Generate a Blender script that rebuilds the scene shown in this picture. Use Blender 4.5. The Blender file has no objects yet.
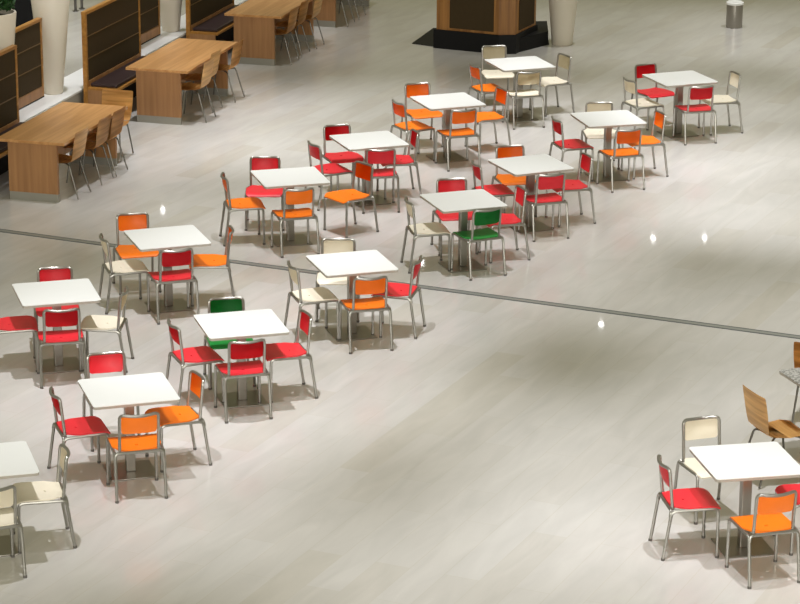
import bpy, bmesh, math, random
from mathutils import Vector, Matrix
random.seed(7)
SC = bpy.context.scene
COL = SC.collection
R = math.radians

# ------------------------------------------------------------------ camera
cam_d = bpy.data.cameras.new('camera')
cam = bpy.data.objects.new('camera', cam_d)
COL.objects.link(cam)
cam_d.sensor_width = 36.0
cam_d.lens = 2670.82 * 36.0 / 800.0
cam_d.clip_end = 500
PITCH, ROLL, CAMH = 0.29945194, 0.00608769, 8.3164
_f = Vector((0, math.cos(PITCH), -math.sin(PITCH)))
_r = Vector((1, 0, 0)); _u = Vector((0, math.sin(PITCH), math.cos(PITCH)))
_r2 = math.cos(ROLL) * _r + math.sin(ROLL) * _u
_u2 = -math.sin(ROLL) * _r + math.cos(ROLL) * _u
cam.matrix_world = Matrix((( _r2.x, _u2.x, -_f.x, 0), (_r2.y, _u2.y, -_f.y, 0), (_r2.z, _u2.z, -_f.z, CAMH), (0, 0, 0, 1)))
SC.camera = cam

# ------------------------------------------------------------------ light
world = bpy.data.worlds.new('world'); SC.world = world
world.use_nodes = True
wb = world.node_tree.nodes['Background']
wb.inputs[0].default_value = (1.0, 0.93, 0.54, 1)
wb.inputs[1].default_value = 0.25
SC.view_settings.view_transform = 'Standard'
SC.view_settings.look = 'None'
SC.view_settings.gamma = 1
SC.view_settings.use_curve_mapping = False
SC.view_settings.exposure = 0.07

def spot(x, y, z, power, cone, aim=(0, 0), rad=0.08, col=(1.0, .995, 1.03)):
    d = bpy.data.lights.new('ceiling_spot', 'SPOT')
    d.energy = power; d.spot_size = R(cone); d.spot_blend = 1.0
    d.shadow_soft_size = rad; d.color = col
    o = bpy.data.objects.new('ceiling_spot', d); COL.objects.link(o)
    o.location = (x, y, z)
    v = Vector((aim[0] - x, aim[1] - y, -z))
    o.rotation_euler = v.to_track_quat('-Z', 'Y').to_euler()
    return o
# (floor point the lamp lights, power, cone)
LAMPS = [
 (-3.6, 15.0, 2300, 34), (-0.1, 15.0, 2300, 34), (3.4, 15.0, 2300, 34), (-1.8, 18.3, 240, 34),
 (1.7, 18.3, 3060, 34), (5.2, 18.3, 1630, 34), (-3.6, 21.6, 3260, 34), (-0.1, 21.6, 2310, 34),
 (3.4, 21.6, 3560, 34), (-1.8, 24.9, 4620, 34), (1.7, 24.9, 500, 34), (5.2, 24.9, 2860, 34),
 (-7.1, 28.2, 2220, 34), (-3.6, 28.2, 630, 34), (-0.1, 28.2, 3010, 34), (3.4, 28.2, 1680, 34),
 (-5.3, 31.5, 370, 34), (-1.8, 31.5, 3410, 34), (1.7, 31.5, 2150, 34), (5.2, 31.5, 5790, 34),
 (-7.1, 34.8, 2300, 34), (-3.6, 34.8, 3600, 34), (-0.1, 34.8, 4020, 34), (3.4, 34.8, 3770, 34),
 (6.9, 34.8, 250, 34), (-5.3, 38.1, 2440, 34), (-1.8, 38.1, 960, 34), (1.7, 38.1, 240, 34),
 (5.2, 38.1, 1740, 34), (8.7, 38.1, 2300, 34), (-7.1, 41.4, 2340, 34), (-3.6, 41.4, 2390, 34),
 (-0.1, 41.4, 1020, 34), (3.4, 41.4, 1830, 34), (6.9, 41.4, 2230, 34),
]
for lx, ly, p, c in LAMPS:
    spot(lx, ly - 1.3, 12.0, p, c, (lx, ly))
# added soft fill from behind the camera, brightens surfaces that face it
ad = bpy.data.lights.new('camera_fill', 'AREA'); ad.shape = 'RECTANGLE'; ad.size = 24; ad.size_y = 10; ad.energy = 5600; ad.color = (1, .98, .92)
ao = bpy.data.objects.new('camera_fill', ad); COL.objects.link(ao); ao.location = (0, -8, 10.5)
ao.rotation_euler = (Vector((0, 28, 0)) - ao.location).to_track_quat('-Z', 'Y').to_euler()
# small distant ceiling downlights, mirrored as glints by the polished floor
for gx, gy in [(-2.82, 30.58), (2.90, 29.48), (3.49, 29.50), (0.24, 28.42), (2.07, 26.20)]:
    d = bpy.data.lights.new('far_downlight', 'POINT'); d.energy = 6; d.shadow_soft_size = .07
    o = bpy.data.objects.new('far_downlight', d); COL.objects.link(o)
    k = 1 + 12.0 / CAMH; o.location = (gx * k, gy * k, 12.0)

# ------------------------------------------------------------------ materials
def lin(c): return tuple(((v / 255) / 12.92 if v / 255 <= .04045 else ((v / 255 + .055) / 1.055) ** 2.4) for v in c) + (1,)
def mat(name, col, rough=.5, metal=0, var=.06, scale=8, spec=.5, bump=0):
    m = bpy.data.materials.new(name); m.use_nodes = True
    nt = m.node_tree; b = nt.nodes['Principled BSDF']
    b.inputs['Roughness'].default_value = rough; b.inputs['Metallic'].default_value = metal
    b.inputs['Specular IOR Level'].default_value = spec
    tc = nt.nodes.new('ShaderNodeTexCoord'); nz = nt.nodes.new('ShaderNodeTexNoise')
    nz.inputs['Scale'].default_value = scale; nz.inputs['Detail'].default_value = 4
    nt.links.new(tc.outputs['Object'], nz.inputs['Vector'])
    mx = nt.nodes.new('ShaderNodeMix'); mx.data_type = 'RGBA'
    mx.inputs[6].default_value = tuple(v * (1 - var) for v in col[:3]) + (1,)
    mx.inputs[7].default_value = tuple(min(1, v * (1 + var)) for v in col[:3]) + (1,)
    nt.links.new(nz.outputs['Fac'], mx.inputs[0]); nt.links.new(mx.outputs[2], b.inputs['Base Color'])
    if bump:
        bp = nt.nodes.new('ShaderNodeBump'); bp.inputs['Strength'].default_value = bump
        nt.links.new(nz.outputs['Fac'], bp.inputs['Height']); nt.links.new(bp.outputs[0], b.inputs['Normal'])
    return m
def wood(name, c1, c2, axis='X', rough=.4, freq=14, stretch=.06):
    m = bpy.data.materials.new(name); m.use_nodes = True
    nt = m.node_tree; b = nt.nodes['Principled BSDF']; b.inputs['Roughness'].default_value = rough
    tc = nt.nodes.new('ShaderNodeTexCoord'); mp = nt.nodes.new('ShaderNodeMapping')
    s = [1, 1, 1]; s['XYZ'.index(axis)] = stretch
    mp.inputs['Scale'].default_value = s
    nz = nt.nodes.new('ShaderNodeTexNoise'); nz.inputs['Scale'].default_value = freq; nz.inputs['Detail'].default_value = 6
    nz.inputs['Distortion'].default_value = .4
    cr = nt.nodes.new('ShaderNodeValToRGB'); cr.color_ramp.elements[0].position = .32; cr.color_ramp.elements[1].position = .68
    cr.color_ramp.elements[0].color = c2; cr.color_ramp.elements[1].color = c1
    nt.links.new(tc.outputs['Object'], mp.inputs[0]); nt.links.new(mp.outputs[0], nz.inputs['Vector'])
    nt.links.new(nz.outputs['Fac'], cr.inputs[0]); nt.links.new(cr.outputs[0], b.inputs['Base Color'])
    return m
M = {}
M['red'] = mat('red_laminate', (.78, .022, .038), .42)
M['orange'] = mat('orange_laminate', (.96, .20, .003), .42)
M['green'] = mat('green_laminate', (.004, .25, .035), .42)
M['cream'] = mat('cream_laminate', (.90, .83, .68), .42)
M['tube'] = mat('satin_steel_tube', (.34, .33, .30), .32, .85)
M['plyleg'] = mat('dull_steel_leg', (.16, .15, .13), .4, .85)
M['oak_kiosk'] = wood('oak_kiosk', lin((168, 118, 62)), lin((124, 82, 40)), 'Z', .45)
M['cap'] = mat('grey_rubber', (.12, .11, .10), .7)
M['white'] = mat('white_laminate', (.82, .83, .82), .35, var=.01)
M['edge'] = mat('grey_table_edge', (.42, .38, .33), .45)
M['steel'] = mat('brushed_steel', (.30, .28, .245), .3, .85, scale=3)
M['darksteel'] = mat('dark_steel', (.2, .19, .18), .35, .8)
M['oak_top'] = wood('oak_top', lin((206, 156, 100)), lin((176, 124, 72)), 'X', .35)
M['oak_panel'] = wood('oak_panel', lin((172, 126, 82)), lin((146, 104, 66)), 'Z', .45)
M['oak_trim'] = wood('oak_trim', lin((180, 128, 58)), lin((146, 98, 38)), 'X', .4)
M['rail'] = mat('brown_rail', (.16, .09, .03), .5)
M['oak_chair'] = wood('oak_chair', lin((234, 186, 116)), lin((180, 130, 68)), 'X', .4, 24, .05)
M['fabric'] = mat('brown_panel', (.052, .034, .015), .8, var=.12, scale=20, spec=.2)
M['leather'] = mat('dark_leather', (.035, .02, .02), .38, var=.1)
M['black'] = mat('black_lacquer', (.005, .005, .006), .6, spec=.25)
M['plinth'] = mat('grey_plinth', (.30, .29, .25), .4, .2)
M['planter'] = mat('white_planter', (.70, .64, .54), .5, var=.03, scale=2)
M['marble'] = mat('pale_marble', (.72, .72, .71), .35, var=.06, scale=5)
M['ledgeface'] = mat('grey_stone_face', (.40, .39, .35), .5, var=.1, scale=4)
M['leaf'] = mat('leaf', (.02, .075, .015), .5, var=.4, scale=25)
M['soil'] = mat('soil', (.03, .02, .012), .9)
M['strip'] = mat('metal_strip', (.36, .37, .35), .4, .4)
M['stripdark'] = mat('dark_gasket', (.10, .11, .11), .6)

def granite():
    m = mat('speckled_granite', (.4, .4, .38), .35)
    nt = m.node_tree; b = nt.nodes['Principled BSDF']
    v = nt.nodes.new('ShaderNodeTexVoronoi'); v.inputs['Scale'].default_value = 70
    tc = nt.nodes.new('ShaderNodeTexCoord'); cr = nt.nodes.new('ShaderNodeValToRGB')
    cr.color_ramp.elements[0].color = (.12, .12, .11, 1); cr.color_ramp.elements[1].color = (.62, .61, .58, 1)
    sp = nt.nodes.new('ShaderNodeSeparateColor')
    nt.links.new(tc.outputs['Object'], v.inputs['Vector']); nt.links.new(v.outputs['Color'], sp.inputs[0])
    nt.links.new(sp.outputs[0], cr.inputs[0]); nt.links.new(cr.outputs[0], b.inputs['Base Color'])
    return m
M['granite'] = granite()

def floor_surface():
    m = bpy.data.materials.new('polished_stone_planks'); m.use_nodes = True
    nt = m.node_tree; b = nt.nodes['Principled BSDF']
    N = nt.nodes.new; L = nt.links.new
    tc = N('ShaderNodeTexCoord'); mp = N('ShaderNodeMapping'); mp.inputs['Rotation'].default_value = (0, 0, R(-65.5))
    L(tc.outputs['Object'], mp.inputs[0])
    br = N('ShaderNodeTexBrick'); br.offset = .37; br.offset_frequency = 2; br.squash = 1
    br.inputs['Color1'].default_value = (.0, .0, .0, 1); br.inputs['Color2'].default_value = (1, 1, 1, 1)
    br.inputs['Mortar'].default_value = (.0, .0, .0, 1)
    br.inputs['Scale'].default_value = 1; br.inputs['Mortar Size'].default_value = .003
    br.inputs['Brick Width'].default_value = 1.8; br.inputs['Row Height'].default_value = .3
    L(mp.outputs[0], br.inputs['Vector'])
    cr = N('ShaderNodeValToRGB')
    e = cr.color_ramp.elements
    e[0].position = 0; e[0].color = (.555, .528, .48, 1)
    e[1].position = 1; e[1].color = (.605, .59, .57, 1)
    k = cr.color_ramp.elements.new(.25); k.color = (.585, .565, .538, 1)
    L(br.outputs['Color'], cr.inputs[0])
    # soft stone veining along the planks
    mp2 = N('ShaderNodeMapping'); mp2.inputs['Scale'].default_value = (.5, 2.2, 1)
    L(mp.outputs[0], mp2.inputs[0])
    nz = N('ShaderNodeTexNoise'); nz.inputs['Scale'].default_value = 2.2; nz.inputs['Detail'].default_value = 7; nz.inputs['Distortion'].default_value = .8
    L(mp2.outputs[0], nz.inputs['Vector'])
    mr = N('ShaderNodeMapRange'); mr.inputs[1].default_value = .3; mr.inputs[2].default_value = .7; mr.inputs[3].default_value = .93; mr.inputs[4].default_value = 1.05
    L(nz.outputs['Fac'], mr.inputs[0])
    mx = N('ShaderNodeMix'); mx.data_type = 'RGBA'; mx.blend_type = 'MULTIPLY'; mx.inputs[0].default_value = 1
    L(cr.outputs[0], mx.inputs[6]); L(mr.outputs[0], mx.inputs[7])
    L(mx.outputs[2], b.inputs['Base Color'])
    b.inputs['Roughness'].default_value = .24
    b.inputs['Coat Weight'].default_value = .25; b.inputs['Coat Roughness'].default_value = .025
    b.inputs['Specular IOR Level'].default_value = .5
    return m
M['floor'] = floor_surface()

# ------------------------------------------------------------------ mesh helpers
class MB:
    def __init__(s): s.bm = bmesh.new(); s.smooth = False
    def face(s, pts):
        vs = [s.bm.verts.new(p) for p in pts]; return s.bm.faces.new(vs)
    def box(s, a, b, bev=0):
        bm = bmesh.new(); bmesh.ops.create_cube(bm, size=1)
        c = [(a[i] + b[i]) / 2 for i in range(3)]; d = [abs(b[i] - a[i]) for i in range(3)]
        for v in bm.verts: v.co = Vector((c[0] + v.co.x * d[0], c[1] + v.co.y * d[1], c[2] + v.co.z * d[2]))
        if bev: bmesh.ops.bevel(bm, geom=bm.edges[:], offset=bev, segments=2, affect='EDGES', profile=.6)
        s.join(bm); return s
    def join(s, bm):
        me = bpy.data.meshes.new('t'); bm.to_mesh(me); s.bm.from_mesh(me); bpy.data.meshes.remove(me); bm.free()
    def prism(s, poly, z0, z1, bev=0):
        bm = bmesh.new()
        f = bm.faces.new([bm.verts.new((x, y, z0)) for x, y in poly])
        r = bmesh.ops.extrude_face_region(bm, geom=[f])
        for g in r['geom']:
            if isinstance(g, bmesh.types.BMVert): g.co.z = z1
        bmesh.ops.recalc_face_normals(bm, faces=bm.faces[:])
        if bev:
            es = [e for e in bm.edges if abs(e.verts[0].co.z - e.verts[1].co.z) < 1e-6 and e.verts[0].co.z == z1]
            bmesh.ops.bevel(bm, geom=es, offset=bev, segments=2, affect='EDGES')
        s.join(bm); return s
    def tube(s, pts, r, n=8, cap=True):
        pts = [Vector(p) for p in pts]; s.smooth = True
        rings = []; up = None
        for i, p in enumerate(pts):
            t = ((pts[min(i + 1, len(pts) - 1)] - p).normalized() + (p - pts[max(i - 1, 0)]).normalized()).normalized()
            if up is None:
                up = Vector((0, 0, 1)) if abs(t.z) < .9 else Vector((0, 1, 0))
            x = t.cross(up).normalized(); up = x.cross(t).normalized()
            rings.append([s.bm.verts.new(p + r * (math.cos(a) * x + math.sin(a) * up)) for a in [2 * math.pi * k / n for k in range(n)]])
        for a, b in zip(rings, rings[1:]):
            for k in range(n): s.bm.faces.new((a[k], a[(k + 1) % n], b[(k + 1) % n], b[k]))
        if cap:
            s.bm.faces.new(rings[0][::-1]); s.bm.faces.new(rings[-1])
        return s
    def lathe(s, prof, n=32, c=(0, 0)):
        s.smooth = True; rings = []
        for r, z in prof:
            if r < 1e-5: rings.append([s.bm.verts.new((c[0], c[1], z))])
            else: rings.append([s.bm.verts.new((c[0] + r * math.cos(2 * math.pi * k / n), c[1] + r * math.sin(2 * math.pi * k / n), z)) for k in range(n)])
        for a, b in zip(rings, rings[1:]):
            for k in range(n):
                k2 = (k + 1) % n
                if len(a) == 1: s.bm.faces.new((a[0], b[k2], b[k]))
                elif len(b) == 1: s.bm.faces.new((a[k], a[k2], b[0]))
                else: s.bm.faces.new((a[k], a[k2], b[k2], b[k]))
        return s
    def build(s, name, m, parent=None):
        bmesh.ops.recalc_face_normals(s.bm, faces=s.bm.faces[:])
        me = bpy.data.meshes.new(name); s.bm.to_mesh(me); s.bm.free()
        me.materials.append(m)
        if s.smooth:
            for p in me.polygons: p.use_smooth = True
            me.set_sharp_from_angle(angle=R(42))
        o = bpy.data.objects.new(name, me); COL.objects.link(o); o.parent = parent
        return o
def rpath(pts, rad, seg=4):
    """polyline with rounded corners"""
    P = [Vector(p) for p in pts]; out = [P[0]]
    for a, b, c in zip(P, P[1:], P[2:]):
        u = (a - b).normalized(); w = (c - b).normalized()
        p0 = b + u * rad; p1 = b + w * rad
        for k in range(seg + 1):
            t = k / seg
            out.append((1 - t) ** 2 * p0 + 2 * t * (1 - t) * b + t * t * p1)
    out.append(P[-1]); return out
def empty(name, loc, rz=0):
    o = bpy.data.objects.new(name, None); COL.objects.link(o)
    o.empty_display_size = .1; o.location = loc; o.rotation_euler = (0, 0, rz); return o
def tag(o, label=None, cat=None, group=None, kind=None):
    if label: o['label'] = label
    if cat: o['category'] = cat
    if group: o['group'] = group
    if kind: o['kind'] = kind
    return o
def dup(o, parent=None):
    c = o.copy(); COL.objects.link(c); c.parent = parent
    for ch in list(o.children): dup(ch, c)
    return c
def roundrect(w, d, r, n=5):
    out = []
    for cx, cy, a0 in ((w / 2 - r, d / 2 - r, 0), (-w / 2 + r, d / 2 - r, 90), (-w / 2 + r, -d / 2 + r, 180), (w / 2 - r, -d / 2 + r, 270)):
        for k in range(n + 1):
            a = R(a0 + 90 * k / n); out.append((cx + r * math.cos(a), cy + r * math.sin(a)))
    return out

# ------------------------------------------------------------------ floor
fl = MB(); fl.face([(-40, 2, 0), (40, 2, 0), (40, 90, 0), (-40, 90, 0)])
tag(fl.build('floor', M['floor']), kind='structure')
# metal expansion strip across the floor
sa, sb = Vector((-9, 31.57, 0)), Vector((9, 23.62, 0))
sd = (sb - sa).normalized(); sn = Vector((-sd.y, sd.x, 0))
ts = empty('trim_1', (0, 0, 0)); tag(ts, kind='structure')
def stripq(a0, a1, z, nm, m):
    mb = MB()
    p = [sa + sn * a0, sb + sn * a0, sb + sn * a1, sa + sn * a1]
    mb.prism([(q.x, q.y) for q in p], 0.0, z); mb.build(nm, m, ts)
stripq(-.055, -.035, .004, 'gasket', M['stripdark']); stripq(-.035, .035, .003, 'cover_plate', M['strip']); stripq(.035, .055, .004, 'gasket', M['stripdark'])

# local frame of the bench row: s along the row (away), t to the right
UA = R(74.2); OX, OY = -4.23, 35.2
us = (math.cos(UA), math.sin(UA)); un = (us[1], -us[0])
def W(s, t): return (OX + s * us[0] + t * un[0], OY + s * us[1] + t * un[1])
# a thing in that frame: local X = s, local Y = -t
def row_empty(name, s, t, z=0): x, y = W(s, t); return empty(name, (x, y, z), UA)

# ledge (low stone wall behind the benches)
le = row_empty('trim_2', 0, 0); tag(le, kind='structure')
MB().box((-12, .12, 0), (9, .6, .37)).build('wall_face', M['ledgeface'], le)
MB().box((-12, .10, .37), (9, .62, .40), .004).build('coping', M['marble'], le)

# ------------------------------------------------------------------ white cafe tables
TABLES={
 'T1':(1.601,35.473,19.1),
 'T2':(3.679,34.591,21.0),
 'T3':(0.589,33.174,20.8),
 'T4':(2.564,32.254,15.0),
 'T5':(-0.383,31.039,20.5),
 'T6':(1.499,29.915,23.6),
 'T7':(-1.253,29.272,16.2),
 'T8':(0.687,28.289,19.8),
 'T9':(-2.426,26.733,19.3),
 'T10':(-0.488,25.827,18.2),
 'T11':(-3.332,24.749,16.1),
 'T12':(-1.484,23.779,16.2),
 'T13':(-2.347,21.873,17.2),
 'T15':(2.809,20.219,11.4),
 'T14':(-3.318,20.102,16.3),
}
CHAIRS=[
('T4','L','red',2.136,32.209,17.0),
('T4','B','cream',2.521,32.823,-86.2),
('T4','F','orange',2.688,31.825,110.3),
('T4','R','orange',3.011,32.428,196.6),
('T5','B','red',-0.705,31.509,-70.1),
('T5','L','red',-0.828,30.894,26.1),
('T5','F','red',-0.269,30.755,98.5),
('T5','R','red',-0.057,31.359,193.1),
('T3','B','orange',0.284,33.881,-70.4),
('T3','L','orange',0.165,33.132,28.1),
('T3','F','orange',0.707,32.820,110.0),
('T3','R','orange',1.095,33.694,204.1),
('T1','B','cream',1.325,36.316,-80.1),
('T1','L','orange',1.195,35.362,23.0),
('T1','F','cream',1.631,35.087,107.5),
('T1','R','cream',2.035,35.832,207.4),
('T2','B','red',3.404,35.180,-60.8),
('T2','L','cream',3.210,34.525,23.4),
('T2','F','red',3.851,34.263,105.1),
('T2','R','cream',4.226,34.779,196.1),
('T6','B','orange',1.343,30.500,-76.2),
('T6','L','red',1.092,29.951,14.7),
('T6','F','red',1.630,29.614,110.0),
('T6','R','red',1.953,30.205,197.9),
('T8','B','red',0.614,28.921,-79.4),
('T8','L','cream',0.318,28.263,11.6),
('T8','F','green',0.837,28.073,116.7),
('T8','R','red',1.121,28.677,195.7),
('T7','B','red',-1.573,29.881,-89.1),
('T7','L','orange',-1.762,29.287,10.6),
('T7','F','orange',-1.193,28.896,107.4),
('T7','R','orange',-0.602,29.679,217.9),
('T10','B','cream',-0.643,26.409,-90.2),
('T10','L','cream',-0.859,25.754,17.9),
('T10','F','orange',-0.351,25.488,105.0),
('T10','R','red',-0.051,25.946,167.2),
('T9','B','orange',-2.811,27.357,-74.6),
('T9','L','cream',-2.854,26.727,17.1),
('T9','F','red',-2.357,26.427,108.4),
('T9','R','orange',-2.018,26.966,186.3),
('T11','B','red',-3.403,25.297,-80.1),
('T11','L','red',-3.733,24.741,10.8),
('T11','F','red',-3.253,24.374,101.4),
('T11','R','cream',-2.907,24.786,176.9),
('T12','B','green',-1.628,24.301,-78.8),
('T12','L','red',-1.897,23.806,21.4),
('T12','F','red',-1.462,23.443,106.8),
('T12','R','red',-1.101,23.954,198.9),
('T13','B','red',-2.583,22.600,-73.8),
('T13','L','red',-2.747,21.815,19.0),
('T13','F','orange',-2.254,21.427,105.7),
('T13','R','orange',-1.986,22.124,203.2),
('T14','R','cream',-2.935,20.250,195.3),
('T14','F','cream',-3.237,19.674,110.5),
('T15','B','cream',2.614,20.960,-70.6),
('T15','L','red',2.358,20.177,8.7),
('T15','F','orange',2.882,19.685,106.9),
('T15','R','red',3.315,20.302,191.3),
]
def make_table(name, topm, T):
    root = empty(name, (0, 0, 0))
    s = .756
    MB().prism(roundrect(s, s, .03), T - .006, T, .002).build('tabletop', topm, root)
    MB().prism(roundrect(s - .004, s - .004, .029), T - .028, T - .006).build('edge_band', M['edge'], root)
    MB().box((-.2, -.2, T - .036), (.2, .2, T - .028)).build('mounting_plate', M['steel'], root)
    MB().box((-.04, -.04, .012), (.04, .04, T - .036), .006).build('column', M['steel'], root)
    MB().box((-.21, -.21, 0), (.21, .21, .012), .003).build('base_plate', M['steel'], root)
    return root
TP = {
 'T1': 'white square cafe table nearest the dark wooden kiosk, cream chairs around it',
 'T2': 'white square cafe table farthest right at the back, below the steel bin',
 'T3': 'white square cafe table ringed by only orange chairs',
 'T4': 'white square cafe table at upper right with two orange chairs before it',
 'T5': 'white square cafe table ringed by only red chairs',
 'T6': 'white square cafe table with three red chairs and an orange one behind',
 'T7': 'white square cafe table with three orange chairs and a red one behind',
 'T8': 'white square cafe table with a green chair in front',
 'T9': 'white square cafe table at left with an orange chair behind and red in front',
 'T10': 'white square cafe table with two cream chairs, one orange and one red',
 'T11': 'white square cafe table at left with one cream chair on its right',
 'T12': 'white square cafe table with a green chair behind it',
 'T13': 'white square cafe table with two red and two orange chairs',
 'T14': 'white square cafe table cut off by the left frame edge',
 'T15': 'white square cafe table at near right in front of the wooden chair',
}
proto = make_table('cafe_table', M['white'], .757); first = True
for k, (x, y, th) in TABLES.items():
    o = proto if first else dup(proto); first = False
    o.location = (x, y, 0); o.rotation_euler = (0, 0, R(th))
    tag(o, TP[k], 'table', 'white cafe tables')
g = make_table('granite_table', M['granite'], .75)
g.location = (3.85, 22.3, 0); g.rotation_euler = (0, 0, R(20))
tag(g, 'speckled grey stone-topped square table at the right frame edge', 'table')

# ------------------------------------------------------------------ tube chairs (sitter faces +Y, right = +X)
def make_chair(colname):
    root = empty('cafe_chair', (0, 0, 0)); lam = M[colname]; r = .0138
    # seat
    bm = bmesh.new()
    ys = [-.198, -.16, -.12, -.09, -.070, -.052, -.03, 0, .06, .12, .16, .185, .2, .206]
    us_ = [-1, -.96, -.82, -.5, -.2, -.07, .07, .2, .5, .82, .96, 1]
    def half(y):
        if y < -.06: t = max(0, (y + .198) / .138); return .160 + .052 * (t * t * (3 - 2 * t))
        if y > .16: return .212 - .03 * ((y - .16) / .046) ** 2
        return .212
    def zz(u, y):
        z = .440 + .02 * (y + .2) - .010 * (1 - u * u) * (1 if y < .12 else max(0, 1 - (y - .12) / .08))
        if y > .12: z -= 4.5 * (y - .12) ** 2
        if y < -.14: z += .006 * ((-.14 - y) / .055)
        return z
    nu = len(us_)
    V = [[bm.verts.new((u * half(y), y, zz(u, y))) for u in us_] for y in ys]
    B = [[bm.verts.new((u * half(y), y, zz(u, y) - .011)) for u in us_] for y in ys]
    cells = {(i, j) for i in range(len(ys) - 1) for j in range(nu - 1) if not (ys[i] == -.070 and us_[j] == -.07)}
    for i, j in cells:
        bm.faces.new((V[i][j], V[i][j + 1], V[i + 1][j + 1], V[i + 1][j]))
        bm.faces.new((B[i][j], B[i + 1][j], B[i + 1][j + 1], B[i][j + 1]))
        for (di, dj), (p, q) in {(-1, 0): ((i, j), (i, j + 1)), (1, 0): ((i + 1, j), (i + 1, j + 1)), (0, -1): ((i, j), (i + 1, j)), (0, 1): ((i, j + 1), (i + 1, j + 1))}.items():
            if (i + di, j + dj) not in cells:
                bm.faces.new((V[p[0]][p[1]], V[q[0]][q[1]], B[q[0]][q[1]], B[p[0]][p[1]]))
    mb = MB(); mb.join(bm); mb.smooth = True; mb.build('seat', lam, root)
    # back frame: inverted U, bowed back in the middle
    def by(z): return -.192 - .032 * (z - .45) / .32
    wb, hb = .166, .772
    P = rpath([(-wb, by(.415), .415), (-wb, by(hb), hb), (0, by(hb), hb), (wb, by(hb), hb), (wb, by(.415), .415)], .045, 5)
    def bow(p):
        f = max(0, min(1, (p.z - .56) / .12)); u = p.x / wb
        return Vector((p.x, p.y - .040 * f * (1 - u * u), p.z - .013 * f * (1 - u * u)))
    out = []
    for a, b in zip(P, P[1:]):
        nseg = max(1, int((b - a).length / .035))
        for k in range(nseg): out.append(bow(a.lerp(b, k / nseg)))
    out.append(bow(P[-1]))
    MB().tube(out, r).build('back_frame', M['tube'], root)
    # backrest panel
    bm = bmesh.new(); zs = [.594, .599, .611, .65, .70, .745, .757, .761]; fs = []
    hw = [.130, .143, .151, .153, .153, .152, .144, .13]
    V = [[bm.verts.new(bow(Vector((u * w, by(z), z)))) for u in (-1, -.75, -.4, 0, .4, .75, 1)] for z, w in zip(zs, hw)]
    for i in range(len(zs) - 1):
        for j in range(6): fs.append(bm.faces.new((V[i][j], V[i][j + 1], V[i + 1][j + 1], V[i + 1][j])))
    bmesh.ops.solidify(bm, geom=fs, thickness=.010)
    mb = MB(); mb.join(bm); mb.smooth = True; mb.build('backrest', lam, root)
    for sx in (-1, 1):
        x = .212 * sx
        lg = MB().tube(rpath([(x, -.265, .012), (x * .985, -.205, .415), (x * .985, -.12, .417)], .04), r).build('leg', M['tube'], root)
        MB().tube([(x, -.2665, 0), (x, -.264, .02)], r * 1.18).build('foot_cap', M['cap'], lg)
        lg = MB().tube(rpath([(x, .182, .012), (x * .985, .178, .424), (x * .985, .10, .423)], .04), r).build('leg', M['tube'], root)
        MB().tube([(x, .182, 0), (x, .182, .02)], r * 1.18).build('foot_cap', M['cap'], lg)
        MB().tube([(x * .985, -.125, .417), (x * .985, .105, .423)], r).build('seat_rail', M['tube'], root)
    MB().tube(rpath([(-.207, -.216, .37), (-.203, -.208, .420), (.203, -.208, .420), (.207, -.216, .37)], .03), r).build('crossbar', M['tube'], root)
    MB().tube([(-.2, .13, .420), (.2, .13, .420)], r * .9).build('crossbar', M['tube'], root)
    return root
CP = {
 'T1': 'table nearest the dark kiosk', 'T2': 'rearmost right table below the steel bin', 'T3': 'table with only orange chairs',
 'T4': 'upper right table with two orange chairs', 'T5': 'table with only red chairs', 'T6': 'table with three red chairs, one orange',
 'T7': 'table with three orange chairs', 'T8': 'table with the green chair in front', 'T9': 'left table with mixed orange, cream, red chairs',
 'T10': 'table with two cream chairs, one orange', 'T11': 'left table with three red chairs', 'T12': 'table with the green chair behind',
 'T13': 'table with two red and two orange', 'T14': 'table cut off at left frame edge', 'T15': 'near right table',
}
SP = {'L': 'left of', 'R': 'right of', 'F': 'in front of', 'B': 'behind'}
protos = {}
for t, s, c, x, y, ang in CHAIRS:
    if c not in protos: protos[c] = o = make_chair(c)
    else: o = dup(protos[c])
    o.location = (x, y, 0); o.rotation_euler = (0, 0, R(ang - 90))
    lab = '%s steel-tube chair %s the %s' % (c, SP[s], CP[t])
    tag(o, lab, 'chair', 'steel-tube cafe chairs with coloured seats')

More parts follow.
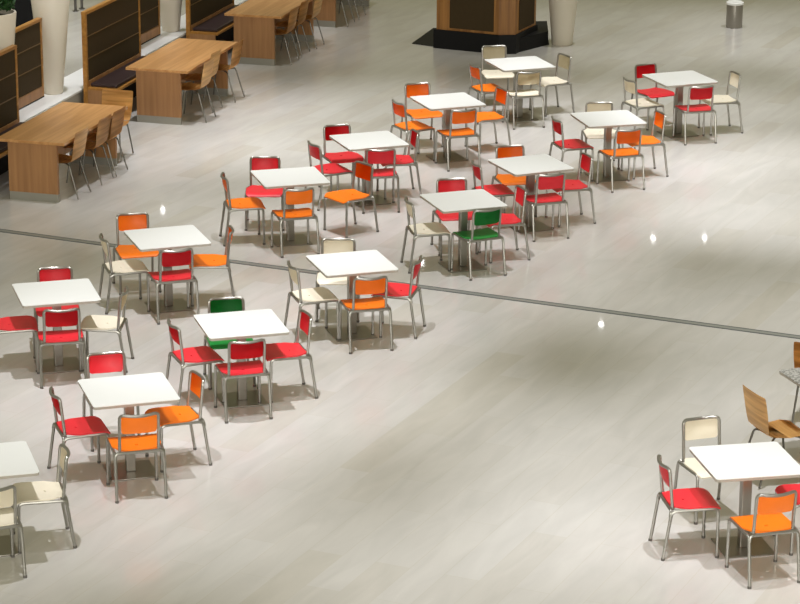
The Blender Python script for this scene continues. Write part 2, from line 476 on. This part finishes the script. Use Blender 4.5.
# ------------------------------------------------------------------ plywood chairs (sitter faces +Y)
def make_ply():
    root = empty('plywood_chair', (0, 0, 0)); r = .010
    def sheet(name, rows, m):
        bm = bmesh.new(); fs = []
        V = [[bm.verts.new(q) for q in row] for row in rows]
        for i in range(len(rows) - 1):
            for j in range(len(rows[0]) - 1): fs.append(bm.faces.new((V[i][j], V[i][j + 1], V[i + 1][j + 1], V[i + 1][j])))
        bmesh.ops.solidify(bm, geom=fs, thickness=.012)
        mb = MB(); mb.join(bm); mb.smooth = True; return mb.build(name, m, root)
    U5 = [-1, -.95, -.6, 0, .6, .95, 1]
    rows = []
    for y, h, z in ((-.17, .185, .462), (-.12, .20, .455), (0, .212, 0.444), (.12, .214, .456), (.19, .21, 0.444), (.215, .195, .440), (.222, .17, .430)):
        rows.append([(u * h, y, z - .010 * (1 - u * u)) for u in U5])
    sheet('seat', rows, M['oak_chair'])
    rows = []
    for z, h, y in ((.462, .184, -.172), (.49, .19, -.198), (.55, .20, -.212), (.65, .21, -.228), (.75, .212, -.246), (.815, .210, -.259), (.826, .206, -.261), (.83, .195, -.262)):
        rows.append([(u * h, y - .012 * (1 - u * u) * min(1, (z - .46) / .1), z) for u in U5])
    sheet('backrest', rows, M['oak_chair'])
    for sx in (-1, 1):
        lg = MB().tube(rpath([(.19 * sx, -.27, .01), (.165 * sx, -.15, .42), (.06 * sx, -.06, .42)], .03), r).build('leg', M['plyleg'], root)
        lg = MB().tube(rpath([(.20 * sx, .19, .01), (.17 * sx, .13, .42), (.06 * sx, .04, .42)], .03), r).build('leg', M['plyleg'], root)
    MB().box((-.09, -.08, .415), (.09, .08, .424), .002).build('mounting_plate', M['darksteel'], root)
    return root
ply = [
 # row coordinates s, t of the chair centre, heading offset, label
 (-3.77, 1.23, 0, 'plywood chair at the nearest oak bench table, closest to the viewer'),
 (-3.05, 1.24, 0, 'plywood chair at the nearest oak bench table, middle of three along its side'),
 (-2.60, 1.25, 0, 'plywood chair at the nearest oak bench table, far end of its side'),
 (0.45, 1.33, 0, 'plywood chair at the second oak bench table, closest to the viewer'),
 (1.03, 1.22, 0, 'plywood chair at the second oak bench table, middle of three'),
 (1.72, 1.30, 0, 'plywood chair at the second oak bench table, far end of its side'),
 (4.32, 1.27, 0, 'plywood chair at the third oak bench table, closest to the viewer'),
 (4.92, 1.24, 0, 'plywood chair at the third oak bench table, middle of three'),
 (5.52, 1.28, 0, 'plywood chair at the third oak bench table, far end of its side'),
 (7.30, 1.23, 0, 'plywood chair at the farthest oak bench table, legs only in view'),
 (7.92, 1.23, 0, 'second plywood chair at the farthest oak bench table, at the top edge'),
]
UD = math.degrees(UA)
pp = None
def place_ply(x, y, heading, lab):
    global pp
    if pp is None: pp = o = make_ply()
    else: o = dup(pp)
    o.location = (x, y, 0); o.rotation_euler = (0, 0, R(heading - 90)); tag(o, lab, 'chair', 'plywood chairs with steel legs')
for s, t, dh, lab in ply:
    x, y = W(s, t); place_ply(x, y, UD + 90 + dh, lab)
place_ply(-3.69, 33.10, UD + 180, 'plywood chair at the far short end of the nearest oak bench table')
place_ply(3.29, 21.80, 21, 'yellow oak plywood chair behind the near right white table, facing right')
place_ply(3.87, 23.28, 70, 'plywood chair behind the grey stone-topped table at the right frame edge')

# ------------------------------------------------------------------ oak bench tables
def make_long(s, lab):
    root = row_empty('bench_table', s, 1.0)
    L = 2.05
    MB().box((0, -.44, .722), (L, .44, .757), .003).build('tabletop', M['oak_top'], root)
    for a in (.07, L - .12):
        p = MB().box((a, -.31, .10), (a + .05, .32, .722), .002).build('end_panel', M['oak_panel'], root)
        MB().box((a + .003, -.307, 0), (a + .047, .317, .10)).build('kick_plate', M['plinth'], p)
    MB().box((.12, -.02, .35), (L - .12, .02, .722)).build('stretcher_panel', M['oak_panel'], root)
    tag(root, lab, 'table', 'oak bench tables')
make_long(-4.20, 'long oak table at the left edge, nearest of the bench row')
make_long(0.0, 'long oak table second in the bench row, beside the leather-cushioned bench')
make_long(3.95, 'long oak table third in the bench row, its far end cut by the frame')
make_long(6.98, 'farthest long oak table of the row, only its end panel in view')

# ------------------------------------------------------------------ benches with high screen backs
def screen(root, x0, x1, y0, y1, zb, zt, seg, skirt):
    """framed screen between local x0..x1, thickness y0..y1"""
    fr = MB()
    fr.box((x0, y0, zb), (x0 + .05, y1, zt - .04), .002).build('screen_post', M['oak_trim'], root)
    MB().box((x1 - .05, y0, zb), (x1, y1, zt - .04), .002).build('screen_post', M['oak_trim'], root)
    MB().box((x0, y0 - .004, zt - .04), (x1, y1 + .004, zt), .002).build('top_cap', M['oak_trim'], root)
    MB().box((x0 + .05, y0, zb), (x1 - .05, y1, zb + skirt), .001).build('skirting', M['oak_panel'], root)
    h = (zt - .04 - zb - skirt) / 3
    for k in range(3):
        a = zb + skirt + k * h
        MB().box((x0 + .05, y0 + .008, a + .008), (x1 - .05, y1 - .008, a + h - .008)).build('dark_panel', M['fabric'], root)
        if k: MB().box((x0 + .05, y0 + .003, a - .006), (x1 - .05, y1 - .003, a + .006)).build('rail', M['rail'], root)
def make_bench(s, lab, L=2.0):
    root = row_empty('screen_bench', s, 0)
    MB().box((.0, -.44, .41), (L, -.008, .445), .003).build('seat_board', M['oak_trim'], root)
    MB().box((0, -.40, 0), (.03, -.008, .41)).build('end_panel', M['oak_panel'], root)
    MB().box((L - .03, -.40, 0), (L, -.008, .41)).build('end_panel', M['oak_panel'], root)
    MB().box((.03, -.10, 0), (L - .03, -.08, .41)).build('recess_panel', M['black'], root)
    screen(root, 0, L, -.005, .055, .0, 1.47, 3, .52)
    MB().box((.05, -.41, .446), (L - .05, -.03, .495), .018).build('cushion', M['leather'], root)
    tag(root, lab, 'bench', 'oak benches with tall screen backs')
make_bench(-4.2, 'oak bench with tall dark screen back at the left frame edge', 1.95)
make_bench(0.0, 'oak bench with dark leather cushion and tall screen, middle of the row')
make_bench(3.98, 'oak bench with tall screen behind the third oak table, near the frame top')
def make_partition(s0, s1, lab):
    root = row_empty('partition_screen', s0, -.43, .40)
    screen(root, 0, s1 - s0, -.03, .03, .02, 1.07, 3, .13)
    MB().box((.0, -.028, 0), (s1 - s0, .028, .02)).build('shadow_gap', M['black'], root)
    tag(root, lab, 'screen', 'screens standing on the stone ledge')
make_partition(-1.85, -.52, 'oak-framed brown screen on the ledge left of the tall white planter')
make_partition(2.05, 3.83, 'oak-framed brown screen on the ledge between the middle bench and the next planter')

# ------------------------------------------------------------------ tall tapering planters
def leaves(mb, c, rad, n, size):
    for _ in range(n):
        a = random.uniform(0, 2 * math.pi); z = random.uniform(-.35, 1); rr = math.sqrt(max(0, 1 - z * z))
        q = random.uniform(.72, 1.0)
        p = Vector((c[0] + rad * q * rr * math.cos(a), c[1] + rad * q * rr * math.sin(a), c[2] + rad * .9 * q * z))
        d = Vector((random.uniform(-1, 1), random.uniform(-1, 1), random.uniform(-.4, 1))).normalized()
        e = d.cross(Vector((random.random(), random.random(), random.random()))).normalized()
        mb.face([p - d * size, p - e * size * .45, p + d * size, p + e * size * .45])
def make_planter(x, y, z, r0, r1, h, lab):
    root = empty('tapered_planter', (x, y, z))
    MB().lathe([(0, 0), (r0 - .01, 0), (r0, .015), (r1, h - .01), (r1 - .005, h), (r1 - .03, h), (r1 - .035, h - .08)], 40).build('pot', M['planter'], root)
    MB().lathe([(r1 - .034, h - .07), (0, h - .06)], 24).build('soil', M['soil'], root)
    mb = MB(); leaves(mb, (0, 0, h + .12), r1 * .95, 1500, .035)
    tag(mb.build('foliage', M['leaf'], root), kind='stuff')
    MB().tube([(0, 0, h - .07), (0, 0, h + .2)], .02).build('stem', M['soil'], root)
    tag(root, lab, 'planter', 'tall tapering white planters')
make_planter(*W(-2.08, -.36), .40, .13, .275, 1.44, 'tapering white planter with leafy green shrub at the top left corner')
make_planter(*W(-.26, -.38), .40, .13, .275, 1.45, 'tall white planter on the stone ledge, left of the middle bench')
make_planter(*W(4.17, -.365), .40, .13, .275, 1.45, 'tall white planter on the stone ledge beyond the middle bench')
make_planter(2.47, 40.45, 0, .16, .275, 1.3, 'tall white planter on the floor right of the dark kiosk')

# ------------------------------------------------------------------ kiosk
kd = R(-24); ke = Vector((math.cos(kd), math.sin(kd))); kg = Vector((-ke.y, ke.x))
kio = empty('kiosk', (.53, 40.10, 0), kd)
poly = [(0, 0), (1.02, 0), (1.24, .12), (1.24, .98), (1.02, 1.1), (0, 1.1), (-.0, .55)]
poly = [(0, 0), (1.02, 0), (1.24, .12), (1.24, .98), (1.02, 1.1), (0, 1.1)]
def kc(x, y):
    dx, dy = x - .53, y - 40.10
    return (dx * ke.x + dy * ke.y, dx * kg.x + dy * kg.y)
def grow(P, d):
    cx = sum(p[0] for p in P) / len(P); cy = sum(p[1] for p in P) / len(P)
    return [(cx + (x - cx) * (1 + d / .6), cy + (y - cy) * (1 + d / .6)) for x, y in P]
MB().prism(grow(poly, .03), 0, .29, .004).build('base', M['black'], kio)
MB().prism(poly, .29, 2.5, 0).build('body', M['oak_kiosk'], kio)
kb = MB(); kb.prism([kc(1.76, 39.78), kc(2.25, 40.38), kc(2.27, 41.2), kc(1.5, 41.1)], 0, .21, .003); kb.build('rear_plinth', M['black'], kio)
MB().box((.22, -.012, .33), (.94, .004, 2.4)).build('front_panel', M['fabric'], kio)
MB().box((1.236, .26, .33), (1.252, .88, 2.4)).build('side_panel', M['fabric'], kio)
tag(kio, 'oak kiosk with dark brown panels on a black base', 'kiosk')
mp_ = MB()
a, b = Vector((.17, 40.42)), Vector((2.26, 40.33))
mp_.prism([(.16, 40.40), (.55, 40.15), (1.9, 39.95), (2.27, 40.40), (2.28, 41.25), (.5, 41.6)], 0, .01)  # thin flat black sheet spread around the kiosk base
tag(mp_.build('floor_surface', M['black']), 'flat black sheet on the floor around the kiosk base', 'mat')

# ------------------------------------------------------------------ steel bin and the things behind the bench row
bn = empty('litter_bin', (5.28, 41.85, 0))
MB().lathe([(0, 0), (.125, 0), (.13, .01), (.13, .37), (.0, .37)], 32).build('body', M['steel'], bn)
MB().lathe([(.0, .37), (.138, .37), (.142, .38), (.142, .40), (.12, .415), (.09, .40), (0, .40)], 32).build('lid', M['white'], bn)
tag(bn, 'round brushed steel bin with a white rim at the top right', 'bin')
ct = empty('counter', (-6.25, 41.2, 0), R(20))
MB().box((-.7, -.0, 0), (.7, .6, .95), .004).build('body', M['black'], ct)
MB().box((-.73, -.03, .95), (.73, .63, .99), .004).build('worktop', M['darksteel'], ct)
tag(ct, 'black counter behind the tall white planter in the top left corner', 'counter')
for (x, y), lab in zip([(-5.30, 42.85), (-5.22, 43.05)], ['slim steel post at the top left, nearer the planter', 'slim steel post at the top left, nearer the bench screen']):
    ps = empty('barrier_post', (x, y, 0))
    MB().lathe([(0, 0), (.05, 0), (.05, .012), (0, .012)], 20).build('foot', M['darksteel'], ps)
    MB().tube([(0, 0, .01), (0, 0, .95)], .022, 12).build('pole', M['darksteel'], ps)
    tag(ps, lab, 'post', 'steel barrier posts')
